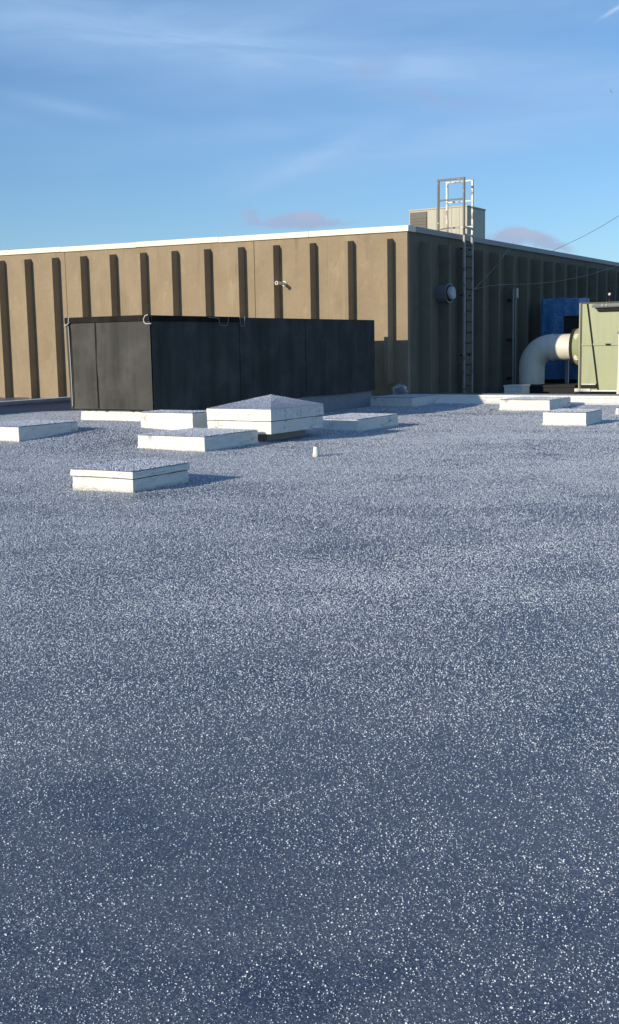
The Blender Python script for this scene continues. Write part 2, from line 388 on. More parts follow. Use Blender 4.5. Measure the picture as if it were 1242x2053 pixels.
def granules(near):
    rng = np.random.default_rng(5+near); roof = bpy.data.objects['roof']
    CY = [2.0, 4, 6, 9, 12, 17, 25, 30]; CD = [9500, 9200, 8800, 7900, 6600, 4300, 2400, 1900]; CK = [.74, .85, 1.04, 1.38, 1.62, 1.98, 2.65, 3.0]
    bands_ = []; y0 = 2.1 if near else 9.0
    while y0 < (9.0 if near else 30.0):
        y1 = min(y0*1.04, 9.0 if near else 30.0); ym = (y0+y1)/2; bands_.append((y0, y1, float(np.interp(ym, CY, CD)), float(np.interp(ym, CY, CK))*(1.0 if near else 1.13))); y0 = y1
    XX = []; YY = []; RR = []
    for y0, y1, dn, k in bands_:
        w1 = .36*y1+.7; n_ = int(dn*(y1-y0)*2*w1); y = rng.uniform(y0, y1, n_); x = rng.uniform(-w1, w1, n_)
        keep = np.abs(x-.0) < .36*y+.7; x, y = x[keep], y[keep]
        cl = np.sin(x*2.1+1.3*np.sin(y*1.7))*np.sin(y*2.6+1.1*np.sin(x*1.9))+.6*np.sin(x*5.3+2*np.sin(y*3.1))*np.sin(y*4.7)
        big_ = np.sin(x*.55+1.9*np.sin(y*.31)+.7)*np.sin(y*1.05+1.2*np.sin(x*.42+2))
        keep = rng.uniform(0, 1, len(x)) < .66+.18*cl+.20*big_; x, y = x[keep], y[keep]
        XX.append(x); YY.append(y); RR.append(k*rng.lognormal(0, .33, len(x))*.0021)
    x = np.concatenate(XX); y = np.concatenate(YY); rd = np.minimum(np.concatenate(RR), np.interp(y, [2, 9], [.0032, .0044]) if near else .010); n_ = len(x)
    gx, gy = np.array(xs), np.array(ys); zg = np.array([v[2] for v in vs]).reshape(ny, nx)
    i = np.clip(np.searchsorted(gx, x)-1, 0, nx-2); j = np.clip(np.searchsorted(gy, y)-1, 0, ny-2)
    u = (x-gx[i])/(gx[i+1]-gx[i]); v = (y-gy[j])/(gy[j+1]-gy[j])
    z = (zg[j, i]*(1-u)+zg[j, i+1]*u)*(1-v)+(zg[j+1, i]*(1-u)+zg[j+1, i+1]*u)*v
    S = 5 if near else 4; ph_ = rng.uniform(0, 6.28, n_); el_ = rng.uniform(.75, 1.35, n_); h = rd*(rng.uniform(.8, 1.3, n_) if near else rng.uniform(1.2, 1.9, n_))
    co = np.zeros((n_, 2*S+1, 3))
    for lvl, (rf_, hf) in enumerate(((1.0, -.15), (.80, .62))):
        for q in range(S):
            a = ph_+2*np.pi*q/S; co[:, lvl*S+q, 0] = x+rd*rf_*el_*np.cos(a); co[:, lvl*S+q, 1] = y+rd*rf_/el_*np.sin(a); co[:, lvl*S+q, 2] = z+h*hf
    if not near: co[:, S:2*S] = 0
    co[:, 2*S, 0] = x; co[:, 2*S, 1] = y; co[:, 2*S, 2] = z+h
    F_ = []
    for q in range(S):
        q2 = (q+1) % S; F_ += [(q, q2, S+q2), (q, S+q2, S+q), (S+q, S+q2, 2*S)] if near else [(q, q2, S)]
    if not near: co = np.concatenate([co[:, :S], co[:, 2*S:]], axis=1)
    nv_ = co.shape[1]; F_ = np.array(F_); idx = (F_[None]+(np.arange(n_)*nv_)[:, None, None]).reshape(-1)
    me = bpy.data.meshes.new('granules'); me.vertices.add(n_*nv_); me.vertices.foreach_set('co', co.reshape(-1).astype(np.float32))
    nf = len(idx)//3; me.loops.add(len(idx)); me.loops.foreach_set('vertex_index', idx.astype(np.int32))
    me.polygons.add(nf); me.polygons.foreach_set('loop_start', np.arange(0, len(idx), 3, dtype=np.int32)); me.polygons.foreach_set('loop_total', np.full(nf, 3, dtype=np.int32))
    me.update(calc_edges=True); me.polygons.foreach_set('use_smooth', np.ones(nf, dtype=bool)); me.materials.append(M_gran)
    o = bpy.data.objects.new('granules', me); scene.collection.objects.link(o); o.parent = roof; o['kind'] = 'stuff'
    print('GRANULES', n_)
granules(True); granules(False)
gb = MB(); gb.add([(-2500, -2500, -7.02), (2500, -2500, -7.02), (2500, 2500, -7.02), (-2500, 2500, -7.02)], [(0, 1, 2, 3)])
tag(gb.build('ground', M_ground), kind='structure')

# ------------------------------------------------------------------ tan concrete building (double-tee wall panels)
LW, RW = 30.0, 19.6; E = .29; BAY = 1.219
bld = thing('concrete_building', CORNER, 'tan ribbed concrete building with cream coping and one dark shaded side', 'building', RZ)
# local: x = -U (so the sunlit wall runs to -x along y=0), y = V
ZT = z_at(CORNER, 452); ZC = z_at(CORNER, 464)
SL = .0125                                # the coping climbs very slightly to the left
def topz(x): return ZC - x*SL
wb = MB()
wb.box(-LW, -.02, .02, RW, -1, ZC-.25)    # core
SEAM = [along(CORNER, U, p) for p in (666, 521, 385, 263)]
while SEAM[-1] < LW: SEAM.append(SEAM[-1]+2*1.1885)
print('SEAMS', SEAM[:5])
x1 = 0.0; i = 0
while x1 > -LW:
    x0 = max(-LW, -SEAM[i]); i += 1
    a, b2 = x0+.009, x1-.009
    wb.add([(a, -.10, -.4), (b2 if x1 < 0 else 0, -.10, -.4), (b2 if x1 < 0 else 0, .05, -.4), (a, .05, -.4),
            (a, -.10, topz(a)), (b2 if x1 < 0 else 0, -.10, topz(b2)), (b2 if x1 < 0 else 0, .05, topz(b2)), (a, .05, topz(a))],
           [(3, 2, 1, 0), (4, 5, 6, 7), (0, 1, 5, 4), (1, 2, 6, 5), (2, 3, 7, 6), (3, 0, 4, 7)])
    x1 = x0
wb.build('wall', M_conc, bld)
for k, q_ in enumerate(SEAM[:11]):
    if k in (1, 4): continue
    ck = MB(); ck.box(-q_+.002, -q_+.015, -.106, -.02, -.4, topz(-q_)-.02); ck.build('joint_sealant', M_seal, bld)

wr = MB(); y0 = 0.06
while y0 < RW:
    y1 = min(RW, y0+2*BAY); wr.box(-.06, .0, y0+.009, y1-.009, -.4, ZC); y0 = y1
wr.build('wall', M_conc_shade, bld)
def rib(u, side):
    """tapered stem of a double tee, cut off short of the floor and chamfered on top"""
    r = MB(); w0, w1 = .085, .060; zb, zt = (.50 if (u < BAY and side == 'left') else -.3), (topz(-u)-.165 if side == 'left' else ZC-.22)
    prof = [(-w0, 0), (-w1, E), (w1, E), (w0, 0)]
    def pt(a, d, z):
        return (-u+a, -.10-d, z) if side == 'left' else (d, u+a, z)
    lo = [pt(a, d, zb+(.05 if d == 0 else 0)) for a, d in prof]; hi = [pt(a, d, zt-(.035 if d > 0 else 0)) for a, d in prof]
    f = [(0, 1, 2, 3), (7, 6, 5, 4), (0, 4, 5, 1), (1, 5, 6, 2), (2, 6, 7, 3), (3, 7, 4, 0)]
    if side != 'left': f = [tuple(reversed(q)) for q in f]
    r.add(lo+hi, f); return r.build('rib', M_conc if side == 'left' else M_conc_shade, bld, .006)
n_ = 0
while .503+1.1885*n_ < LW-.3: rib(.503+1.1885*n_, 'left'); n_ += 1
n_ = 0
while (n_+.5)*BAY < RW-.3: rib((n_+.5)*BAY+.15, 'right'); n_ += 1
cp = MB(); hgt = ZT-ZC; x1 = .06
for k in range(11):
    x0 = x1-3.05; dz = random.uniform(-.008, .008)
    cp.add([(x0+.010, -.16, topz(x0)+dz), (x1, -.16, topz(x1)+dz), (x1, .30, topz(x1)+dz), (x0+.004, .30, topz(x0)+dz),
            (x0+.010, -.155, topz(x0)+hgt+dz), (x1, -.155, topz(x1)+hgt+dz), (x1, .30, topz(x1)+hgt+dz), (x0+.004, .30, topz(x0)+hgt+dz)],
           [(3, 2, 1, 0), (4, 5, 6, 7), (0, 1, 5, 4), (1, 2, 6, 5), (2, 3, 7, 6), (3, 0, 4, 7)]); x1 = x0
cp.build('coping', M_cope, bld, .006); cp = MB()
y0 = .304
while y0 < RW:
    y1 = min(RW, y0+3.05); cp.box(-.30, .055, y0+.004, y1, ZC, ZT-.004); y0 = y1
cp.build('coping', M_cope_shade, bld, .006)
rf = MB(); rf.box(-LW, -.302, .302, RW, ZC-.24, ZC-.10); rf.build('roof_deck', M_roof, bld)

# penthouse housing on its roof
PC = at_depth(937, 470, 38.0); PC.z = ZC-.1
hz = z_at(PC, 411)-PC.z; lu = along(PC, U, 821); lv = along(PC, V, 973)
ph = thing('rooftop_housing', PC, 'pale cream-green metal housing on the concrete building roof behind the ladder', 'housing', RZ)
b = MB(); b.box(-lu, 0, 0, lv, 0, hz-.05)
for k in range(1, 5): b.box(-lu+.72+k*.27, -lu+.735+k*.27, -.008, .004, 0, hz-.06)
b.build('shell', M_cream, ph, .01)
b = MB(); b.box(-lu-.02, .02, -.02, lv+.02, hz-.048, hz); b.build('roof_cap', M_cream, ph, .008)
b = MB(); b.box(-lu+.05, -lu+.66, -.03, -.002, .0, hz-.10)
for k in range(14): b.box(-lu+.06, -lu+.65, -.045, -.031, .03+k*.095, .06+k*.095)
b.build('louver', M_louver, ph)

# ------------------------------------------------------------------ ladder on the shaded wall
def wall_point(px):                         # distance along the right wall for a picture column (base plane)
    return along(CORNER, V, px)
s1 = wall_point(909.0); s2 = s1+.56
OUT = .34
lad = thing('wall_ladder', CORNER+V*((s1+s2)/2)-U*OUT, 'tall weathered steel ladder with rusty guard frames rising above the coping', 'ladder', RZ)
hw = (s2-s1)/2; PT = z_at(CORNER+V*s1-U*OUT, 357)
KN = ZT+.05
def ladder_lower(sy):
    b = MB(); b.box(-.03, .03, sy-.035, sy+.035, 0, KN-.12); return b
for sy in (-hw, hw): ladder_lower(sy).build('rail', M_ladder_low, lad, .004)
z = .35; rc = 0
while z < KN-.1:
    b = MB(); b.tube([(0, -hw+.03, z), (0, hw-.03, z)], .014, 8); b.build('rung', M_dark, lad); z += .305
for z in (1.2, 2.9, 4.2):
    for sy in (-hw, hw):
        b = MB(); b.box(-.12, -.03, sy-.02, sy+.02, z, z+.045); b.build('standoff', M_dark, lad)
for sy, nm in ((-hw, 'near'), (hw, 'far')):
    o = MB(); kk = -.02 if sy < 0 else .02
    D_ = .79
    o.bar((0, sy, KN-.12), (0, sy+kk, KN+.06), .055, .055)
    o.bar((0, sy+kk, KN+.06), (0, sy+kk, PT), .055, .06)
    o.bar((-D_, sy+kk, ZC), (-D_, sy+kk, PT), .055, .06)
    o.bar((-D_-.03, sy+kk, PT), (.03, sy+kk, PT), .055, .05)
    o.bar((-D_+.03, sy+kk, PT-.56), (-.03, sy+kk, PT-.56), .03, .04)
    if sy > 0:
        o.bar((-D_+.03, sy+kk, PT-1.28), (-.03, sy+kk, PT-1.28), .03, .04)
    else:
        o.bar((-D_+.06, sy+kk, PT-1.36), (-.45, sy+kk, PT-1.33), .03, .03)
        o.bar((-D_+.30, sy+kk, PT-1.62), (-D_+.30, sy+kk, PT-1.12), .022, .022)
    o.build('guard_frame', M_ladder_dark if sy < 0 else M_ladder, lad, .004)
b = MB(); b.bar((0, -hw-.02, KN+.10), (0, hw+.02, KN+.10), .05, .05); b.build('cross_bar', M_ladder, lad)
b = MB(); b.bar((0, -hw, KN-.10), (0, hw, KN-.10), .03, .05); b.build('cross_bar', M_ladder, lad)

# round wall vent
sv = wall_point(880); VP_ = CORNER+V*sv; zc = z_at(VP_-U*.30, 588)
vent = thing('wall_vent', (VP_.x, VP_.y, zc), 'round grey vent cowl with a pale disc on the shaded wall', 'vent', RZ)
b = MB(); b.tube([(0, 0, 0), (.22, 0, 0), (.34, 0, 0)], [.245, .245, .27], 28)
b.build('cowl', M_graywall, vent)
b = MB(); b.tube([(.342, 0, 0), (.35, 0, 0)], [.235, .235], 28); b.build('opening', M_dark, vent)
b = MB(); b.tube([(.352, 0, 0), (.44, 0, .02), (.455, 0, .02)], [.18, .18, .15], 28); b.build('disc', M_disc, vent)
# vertical conduit run
sc = wall_point(1004); CP_ = CORNER+V*sc
zt_ = z_at(CP_, 580)
con = thing('conduit_run', (CP_.x, CP_.y, 0), 'paired thin grey conduits with dark brackets on the shaded ribbed wall', 'conduit', RZ)
for dy, top in ((0, zt_), (.20, zt_-.05)):
    b = MB(); b.tube([(.40, dy, .1), (.40, dy, top)], .028, 10); b.build('conduit', M_grey, con)
b = MB(); b.box(.36, .46, .12, .30, zt_-.28, zt_+.02); b.build('junction_box', M_grey, con, .005)
for yy in (603, 682, 758):
    zz = z_at(CP_, yy); b = MB(); b.box(.24, .385, -.12, .02, zz-.045, zz+.045); b.box(.36, .40, .0, .23, zz-.02, zz+.02); b.build('bracket', M_dark, con)

# spout on the sunlit wall
root = CORNER+U*along(CORNER, U, 580)-V*.10
zs = z_at(root, 569)
sp_ = thing('drain_spout', (root.x, root.y, zs), 'short white pipe spout sticking out of the sunlit tan wall', 'pipe', RZ)
b = MB(); b.tube([(0, .05, 0), (0, -.43, .01)], .045, 14, caps=False); b.tube([(0, -.43, .01), (0, .05, 0)], .034, 14, caps=False); b.build('tube', M_pipe, sp_)
b = MB(); b.tube([(0, -.004, 0), (0, -.03, 0)], .075, 16); b.build('collar', M_pipe, sp_)
b = MB(); b.tube([(0, -.39, .01), (0, -.432, .01)], .053, 14, caps=False); b.tube([(0, -.432, .01), (0, -.431, .01)], [.053, .034], 14, caps=False); b.build('end_ring', M_pipe, sp_)

# ------------------------------------------------------------------ white kerb that carries on from the wall
kr = thing('white_kerb', CORNER, 'long low white coated kerb running right from the building corner', 'kerb', RZ)
KZ = z_at(CORNER, 786)
def strip(x0, x1, prof, n, jit=.006):
    b = MB(); vs = []; m_ = len(prof)
    for i in range(n+1):
        x = x0+(x1-x0)*i/n
        for (y, z) in prof: vs.append((x, y+random.uniform(-jit, jit), z+random.uniform(-jit, jit)))
    b.add(vs, [(i*m_+j, (i+1)*m_+j, (i+1)*m_+j+1, i*m_+j+1) for i in range(n) for j in range(m_-1)], True); return b
strip(.06, 12, [(-.62, -.02), (-.48, .075), (-.40, .115), (-.385, KZ-.115), (-.36, KZ-.10), (-.20, KZ-.095), (.30, KZ-.095), (.30, -.05)], 110).build('flashing', M_white, kr)
bx = MB(); bx.box(.06, 12, -.30, -.02, KZ-.10, KZ-.052); bx.build('cap_strip', M_white, kr, .012)
bx = MB(); bx.box(.06, 12, -.018, .26, KZ-.10, KZ-.030); bx.build('top_ledge', M_roof, kr, .012)
kl = thing('wall_base_kerb', CORNER, 'low grey-white kerb along the foot of the tan wall in shadow', 'kerb', RZ)
strip(-5, .05, [(-.80, -.02), (-.60, .08), (-.55, KZ-.20), (-.50, KZ-.16), (-.12, KZ-.10)], 160).build('flashing', M_white, kl)
# crumpled plastic at the corner
b = MB(); P = []
for i in range(9):
    for j in range(13):
        a = math.pi*i/8; q = 2*math.pi*j/12; r = .16*(1+.35*noise.noise((i*.9, (j % 12)*.8, 2)))
        P.append((1.35*r*math.sin(a)*math.cos(q), r*math.sin(a)*math.sin(q), .16+1.2*r*math.cos(a)))
b.add(P, [(i*13+j, i*13+j+1, (i+1)*13+j+1, (i+1)*13+j) for i in range(8) for j in range(12)], True)
o = b.build('plastic_wrap', M_plastic); o.location = (CORNER-V*.35+U*.12)+Vector((0, 0, KZ-.12)); o.rotation_euler = (0, 0, RZ)
tag(o, 'crumpled clear plastic bundle at the foot of the building corner', 'plastic')

# kerb on the far left, running away to the right, its visible face in shade
A0 = ground(0, 831); klf = A0-V*3.5
ll = thing('shaded_kerb', klf, 'low blue-shaded kerb at the left edge, running behind the black enclosure', 'kerb', RZ)
def strip_y(y0, y1, prof, n, jit=.006):
    b = MB(); vs = []; m_ = len(prof)
    for i in range(n+1):
        y = y0+(y1-y0)*i/n
        for (x, z) in prof: vs.append((x+random.uniform(-jit, jit), y, z+random.uniform(-jit, jit)))
    b.add(vs, [(i*m_+j+1, (i+1)*m_+j+1, (i+1)*m_+j, i*m_+j) for i in range(n) for j in range(m_-1)], True); return b
strip_y(0, 13.0, [(.16, -.05), (.04, .05), (0, .09), (-.01, .20), (.02, .22), (.01, .29), (-.30, .30), (-.30, -.1)], 90).build('flashing', M_shade_coat, ll)
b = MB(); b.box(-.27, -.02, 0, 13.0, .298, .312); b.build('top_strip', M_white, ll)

# ------------------------------------------------------------------ black screened enclosure
BN = at_depth(308, 822, 21.8); bz = BN.z; BP = Vector((BN.x, BN.y, 0))
bt = z_at(BP, 631); bu = along(BP, U, 147); bv = along(BP, V, 752)
en = thing('screened_enclosure', BP, 'long black mesh fabric enclosure with white rope lacing, on a white kerb', 'enclosure', RZ)
def cloth(x0, x1, y0, y1, z0, z1, nrm, seed, nu=26, nv=20, amp=.018, sag=0.0):
    """slightly slack sheet of fabric with thickness"""
    b = MB(); P = []; dx, dy = x1-x0, y1-y0
    for side in (0, 1):
        for j in range(nv+1):
            for i in range(nu+1):
                a, c = i/nu, j/nv; w_ = math.sin(math.pi*a)*math.sin(math.pi*c)
                d = amp*w_*(1+1.6*noise.noise((a*5+seed, c*3, seed)))-side*.008
                P.append((x0+dx*a+nrm[0]*d, y0+dy*a+nrm[1]*d, z0+(z1-z0)*c-(1-c)*sag*math.sin(math.pi*a)))
    k = (nu+1)*(nv+1)
    for j in range(nv):
        for i in range(nu):
            q = j*(nu+1)+i; b.add
    F1 = [(j*(nu+1)+i, j*(nu+1)+i+1, (j+1)*(nu+1)+i+1, (j+1)*(nu+1)+i) for j in range(nv) for i in range(nu)]
    b.add(P, F1+[tuple(k+i for i in reversed(f)) for f in F1], True); return b
zt0 = bt-.11
cloth(-bu+.06, 0, -.012, -.012, bz, zt0, (0, -1), 1).build('fabric_panel', M_screen, en)
b = MB(); b.hexa([(-bu+.0, -.02), (-bu+.055, -.035), (-bu+.055, .0), (-bu+.0, .0)], bz, [(-bu-.05, -.02), (-bu+.055, -.035), (-bu+.055, .0), (-bu-.05, .0)], zt0, 0)
b.build('corner_flap', M_screen, en)
for q_ in (.35,):
    b = MB(); b.box(-bu*(1-q_)-.006, -bu*(1-q_)+.006, -.04, -.028, bz+.01, zt0-.01); b.build('fold', M_hem, en)
cuts = [0.0]+[along(BP, V, p) for p in (484, 615)]+[bv]
for i in range(3):
    cloth(.012, .012, cuts[i]+.01, cuts[i+1]-.01, bz-(.0), bt-(.10 if i == 0 else .02), (1, 0), 3+i, amp=.03, sag=(.07 if i < 2 else .03)).build('fabric_panel', M_screen, en)
    b = MB(); b.box(-.03, .0, cuts[i+1]-.03, cuts[i+1]+.02, bz, bt-.03); b.build('post', M_dark, en)
b = MB(); b.box(-bu-.05, .02, -.045, -.014, zt0, bt); b.build('hem_band', M_hem, en, .006)
b = MB(); b.box(.014, .045, .0, cuts[1], bt-.115, bt-.01); b.build('hem_band', M_hem, en, .006)
b = MB(); b.box(-bu, 0, 0, bv, bt-.06, bt-.03); b.box(-bu, -bu+.02, .0, bv, bz, bt-.06); b.box(-bu+.02, -.02, bv-.03, bv, bz, bt-.06); b.build('cover', M_screen, en)
def rope(pts, r=.011, m_=None):
    b = MB(); b.tube(pts, r, 8); b.build('rope', m_ or M_rope, en)
rope([(-bu+.07, -.05, bz+.05), (-bu+.075, -.056, bz+.7), (-bu+.06, -.055, zt0-.2), (-bu+.05, -.055, zt0-.06)], .009)
rope([(-bu-.05, -.056, zt0-.05), (-bu+.03, -.062, zt0-.03), (-bu+.09, -.062, zt0+.02), (-bu+.07, -.062, zt0+.04), (-bu+.08, -.055, bt)], .011)
def loop(cx_, cy_, zt, dropz, wd, ax):
    pts = []
    for i in range(13):
        a = math.pi*i/12; u_ = -math.cos(a)*wd; z_ = zt-dropz*min(1, 1.35*math.sin(a))
        pts.append((cx_+(u_ if ax == 'x' else 0), cy_+(u_ if ax == 'y' else 0), z_))
    rope(pts, .008, M_rope_dim)
rope([(.0, -.058, bt-.0), (-.07, -.058, bt-.02), (-.105, -.058, bt-.08), (-.10, -.058, bt-.13), (-.06, -.058, bt-.165), (.0, -.06, bt-.17), (.05, -.03, bt-.165)], .012)
y_ = along(BP, V, 450); loop(.06, y_, bt-.03, .16, .17, 'y')
y_ = along(BP, V, 487); loop(.06, y_, bt-.0, .20, .09, 'y')
rope([(.055, along(BP, V, 420), bt-.03), (.056, along(BP, V, 441), bt-.045)], .008, M_rope_dim)
b = strip(-bu+.10, -.02, [(.05, -.02), (.12, .10), (.16, bz-.03)], 30); pl_ = MB()
pl_.box(-bu+.16, -.06, .16, bv-.05, 0, bz-.015)
pl_.build('kerb', M_shade_coat, en, .01); b.build('flashing', M_white, en)

# ------------------------------------------------------------------ skylights
def skylight(cx_, cyb, xl, xr, yt, label, seam=None, lidover=.02, skirt=True, hip=None, mt=None, plinth=None, D=None):
    P = ground(cx_, cyb)
    if D: P = at_depth(cx_, cyb, D); P.z = zr(P.x, P.y)
    print('SKYL', cx_, [round(q, 2) for q in P]); mt = mt or M_white
    a = along(P, U, xl); c = along(P, V, xr); h = z_at(P, yt)-P.z
    o = thing('skylight', P, label, 'skylight', RZ, 'white skylight curbs scattered over the roof')
    sd = abs(hash((cx_, cyb))) % 97
    def rough_box(x0, x1, y0, y1, z0, z1, name, m_, bev=.008, taper=0.0):
        b = MB(); n_ = 6
        # walls with slight hand-coated waviness
        rg = []
        for k in range(n_+1):
            q = k/n_; tp = taper*(1-q)
            loop_ = []
            for (ax, ay, bx_, by) in ((x0, y0, x1, y0), (x1, y0, x1, y1), (x1, y1, x0, y1), (x0, y1, x0, y0)):
                for s_ in range(14):
                    u_ = s_/14; x, y = ax+(bx_-ax)*u_, ay+(by-ay)*u_
                    ex = -1 if x == x0 else (1 if x == x1 else 0); ey = -1 if y == y0 else (1 if y == y1 else 0)
                    w_ = .009*noise.noise((x*4+sd, y*4, q*3))+.005*noise.noise((x*13+sd, y*13, q*9))
                    loop_.append((x+ex*(tp+w_), y+ey*(tp+w_), z0+(z1-z0)*q+((.007*noise.noise((x*3+sd, y*3, 5))+.004*noise.noise((x*11+sd, y*11, 5))) if k in (0, n_) else 0)))
            rg.append(loop_)
        m_n = 56; vs = [p for l_ in rg for p in l_]
        b.add(vs, [(k*m_n+i, k*m_n+(i+1) % m_n, (k+1)*m_n+(i+1) % m_n, (k+1)*m_n+i) for k in range(n_) for i in range(m_n)])
        b.add(rg[-1], [tuple(range(m_n))])
        return b.build(name, m_, o)
    ins = .0
    if plinth:
        pi, pz = plinth; rough_box(-a+pi, -pi, pi, c-pi, -.05, pz-.02, 'plinth', M_plinth); z0 = pz
        b = MB(); b.box(-a+pi-.05, -pi+.05, pi-.05, c-pi+.05, pz-.022, pz+.003); b.build('gasket', M_gap, o)
    else: z0 = -.06
    if seam:
        zs_ = h*(1-seam); rough_box(-a+lidover, -lidover, lidover, c-lidover, z0, zs_-.006, 'curb', mt)
        b = MB(); b.box(-a+lidover*1.8, -lidover*1.8, lidover*1.8, c-lidover*1.8, zs_-.008, zs_+.006); b.build('gasket', M_gap, o)
        rough_box(-a, 0, 0, c, zs_+.006, h, 'lid', mt)
    else: rough_box(-a, 0, 0, c, z0, h, 'curb', mt)
    if skirt and not plinth:
        b = MB(); k_ = .022
        b.hexa([(-a-k_, -k_), (k_, -k_), (k_, c+k_), (-a-k_, c+k_)], -.04, [(-a-.008, -.008), (.008, -.008), (.008, c+.008), (-a-.008, c+.008)], .045)
        b.build('base_flashing', mt, o)
    b = MB()
    if hip:
        ax, ay = -a*.42, c*.5
        b.add([(-a-.01, -.01, h+.001), (.01, -.01, h+.001), (.01, c+.01, h+.001), (-a-.01, c+.01, h+.001), (ax, ay, h+hip)],
              [(0, 1, 4), (1, 2, 4), (2, 3, 4), (3, 0, 4), (3, 2, 1, 0)])
    else:
        b.hexa([(-a+.003, .003), (-.003, .003), (-.003, c-.003), (-a+.003, c-.003)], h+.0045, [(-a+.03, .03), (-.03, .03), (-.03, c-.03), (-a+.03, c-.03)], h+.016)
    # coating granules standing on the lid
    for _ in range(int(2600*a*c)):
        x, y = -random.random()*a, random.random()*c; z = h+.015
        if hip: z = h+hip*max(0, min(1, min((x+a)/(a*.58), -x/(a*.42), y/(c*.5), (c-y)/(c*.5))))
        q = random.uniform(.0035, .0075); g = random.uniform(.004, .009)
        b.add([(x-q, y-q, z-.002), (x+q, y-q, z-.002), (x+q, y+q, z-.002), (x-q, y+q, z-.002), (x, y, z+g)], [(0, 1, 4), (1, 2, 4), (2, 3, 4), (3, 0, 4)], False, 1)
    b.build('top', [M_top, M_gran], o); return o
skylight(268, 989, 144, 382, 947, 'white capped skylight standing alone nearest the camera', seam=.34, skirt=False, lidover=.014)
skylight(39, 886, -62, 158, 857, 'low white skylight cut off by the left edge of the picture')
skylight(411, 906, 278, 518, 877, 'low white skylight in front of the pyramid-topped one', skirt=True)
skylight(387, 853, 284, 425, 829, 'white skylight between the black enclosure kerb and the pyramid-topped skylight', D=20.0)
skylight(545, 893, 417, 650, 821, 'tallest white skylight with a pyramid top and cracked two-layer sides', seam=.36, hip=.20, mt=M_white_crack, plinth=(.24, .145), lidover=.006, D=18.6)
skylight(718, 866, 622, 798, 842, 'white skylight with a cracked front, right behind the pyramid-topped one', mt=M_white_crack)
skylight(827, 817, 742, 876, 798, 'shadowed low skylight between the black enclosure and the building corner')
skylight(1102, 824, 1002, 1144, 803, 'wide white skylight on the right, close against the white kerb')
skylight(1175, 854, 1089, 1207, 828, 'white skylight nearest on the right, in front of the wider one')
# white block beyond the kerb
JP = at_depth(1047, 785, 33.0); JP.z = zr(JP.x, JP.y)
a = along(JP, U, 1011); c = along(JP, V, 1062); h = z_at(JP, 772.5)-JP.z
o = thing('roof_hatch', JP, 'small white box beyond the kerb, below the big elbow pipe', 'roof hatch', RZ)
b = MB(); b.box(-a, 0, 0, c, -.05, h-.05); b.build('curb', M_white, o, .008)
b = MB(); b.box(-a-.02, .02, -.02, c+.02, h-.048, h); b.build('lid', M_white, o, .008)

# small vent cones
def cone(px, py, r0, r1, h, label):
    P = ground(px, py); o = thing('vent_stub', P, label, 'vent', 0, 'small coated vent stubs on the roof')
    b = MB(); pts = []; rr = []
    for k in range(9):
        q = k/8; pts.append((.006*noise.noise((q*4, px, 0)), .006*noise.noise((q*4, px, 3)), -.02+(h+.02)*q)); rr.append(r0+(r1-r0)*min(1, q*1.1)+.006*noise.noise((q*6, px, 7)))
    b.tube(pts, rr, 16); b.build('boot', M_white, o)
    b = MB(); b.tube([(0, 0, h), (0, 0, h+.012)], [r1*.75, r1*.7], 12); b.build('cap', M_roof, o)
cone(634, 916, .055, .036, .148, 'small white vent cone in front of the skylights')
cone(1239, 832, .065, .04, .15, 'small white vent cone at the right edge near the kerb')

# ------------------------------------------------------------------ blue tarp, elbow duct, green unit (beyond the kerb)
GP = at_depth(1165, 785, 33.6); GP.z = zr(GP.x, GP.y)
gt = z_at(GP, 607)-GP.z
gu = thing('green_unit', GP, 'pale green metal cabinet with diagonal rod and grey conduit at the right edge', 'cabinet', RZ)
WX = 2.3; zm = z_at(GP, 691)-GP.z
b = MB(); b.box(0, WX, 0, 1.6, .10, gt-.03); b.build('body', M_green, gu, .006)
b = MB(); b.box(-.035, .0, -.02, .03, .10, gt); b.build('edge_seal', M_green_dark, gu)
b = MB(); b.box(-.075, -.04, -.03, .03, .06, gt-.01); b.build('corner_trim', M_green, gu, .004)
b = MB(); b.box(-.05, WX+.03, -.03, 1.63, gt-.028, gt); b.build('top_flange', M_green_dark, gu, .003)
b = MB(); b.box(.004, WX, -.03, -.002, zm-.035, zm+.035); b.build('stiffener', M_green, gu, .008)
b = MB(); b.box(.72, .86, -.06, -.032, zm-.03, zm+.02); b.build('latch', M_dark, gu, .006)
b = MB(); b.tube([(.16, -.045, gt-.03), (.52, -.045, .08)], .015, 8); b.build('tie_rod', M_dark, gu)
zc_ = z_at(GP, 614.5)-GP.z
b = MB(); b.tube([(.34, -.15, zc_), (.42, -.15, zc_), (.421, -.15, zc_), (WX, -.15, zc_+.02)], [.045, .045, .062, .062], 14); b.tube([(.62, -.15, zc_+.004), (.68, -.15, zc_+.005)], .074, 14)
b.tube([(.75, -.15, zc_+.006), (.80, -.15, zc_+.006)], .076, 14)
b.build('conduit', M_grey, gu)
b = MB(); b.box(.46, WX, -.10, -.002, zc_-.16, zc_-.075); b.build('gutter', M_dark, gu, .03)
zb_ = z_at(GP, 592)-GP.z
b = MB(); b.tube([(.79, .02, gt), (.79, .02, zb_-.03)], .013, 8); b.box(.765, .815, .0, .045, gt, gt+.07); b.build('globe_stem', M_dark, gu)
b = MB(); P = []
for i in range(9):
    for j in range(16):
        a_ = math.pi*i/8; q = 2*math.pi*j/16; P.append((.79+.042*math.sin(a_)*math.cos(q), .02+.042*math.sin(a_)*math.sin(q), zb_+.042*math.cos(a_)))
b.add(P, [(i*16+j, (i+1)*16+j, (i+1)*16+(j+1) % 16, i*16+(j+1) % 16) for i in range(8) for j in range(16)], True); b.build('globe', M_ball, gu)
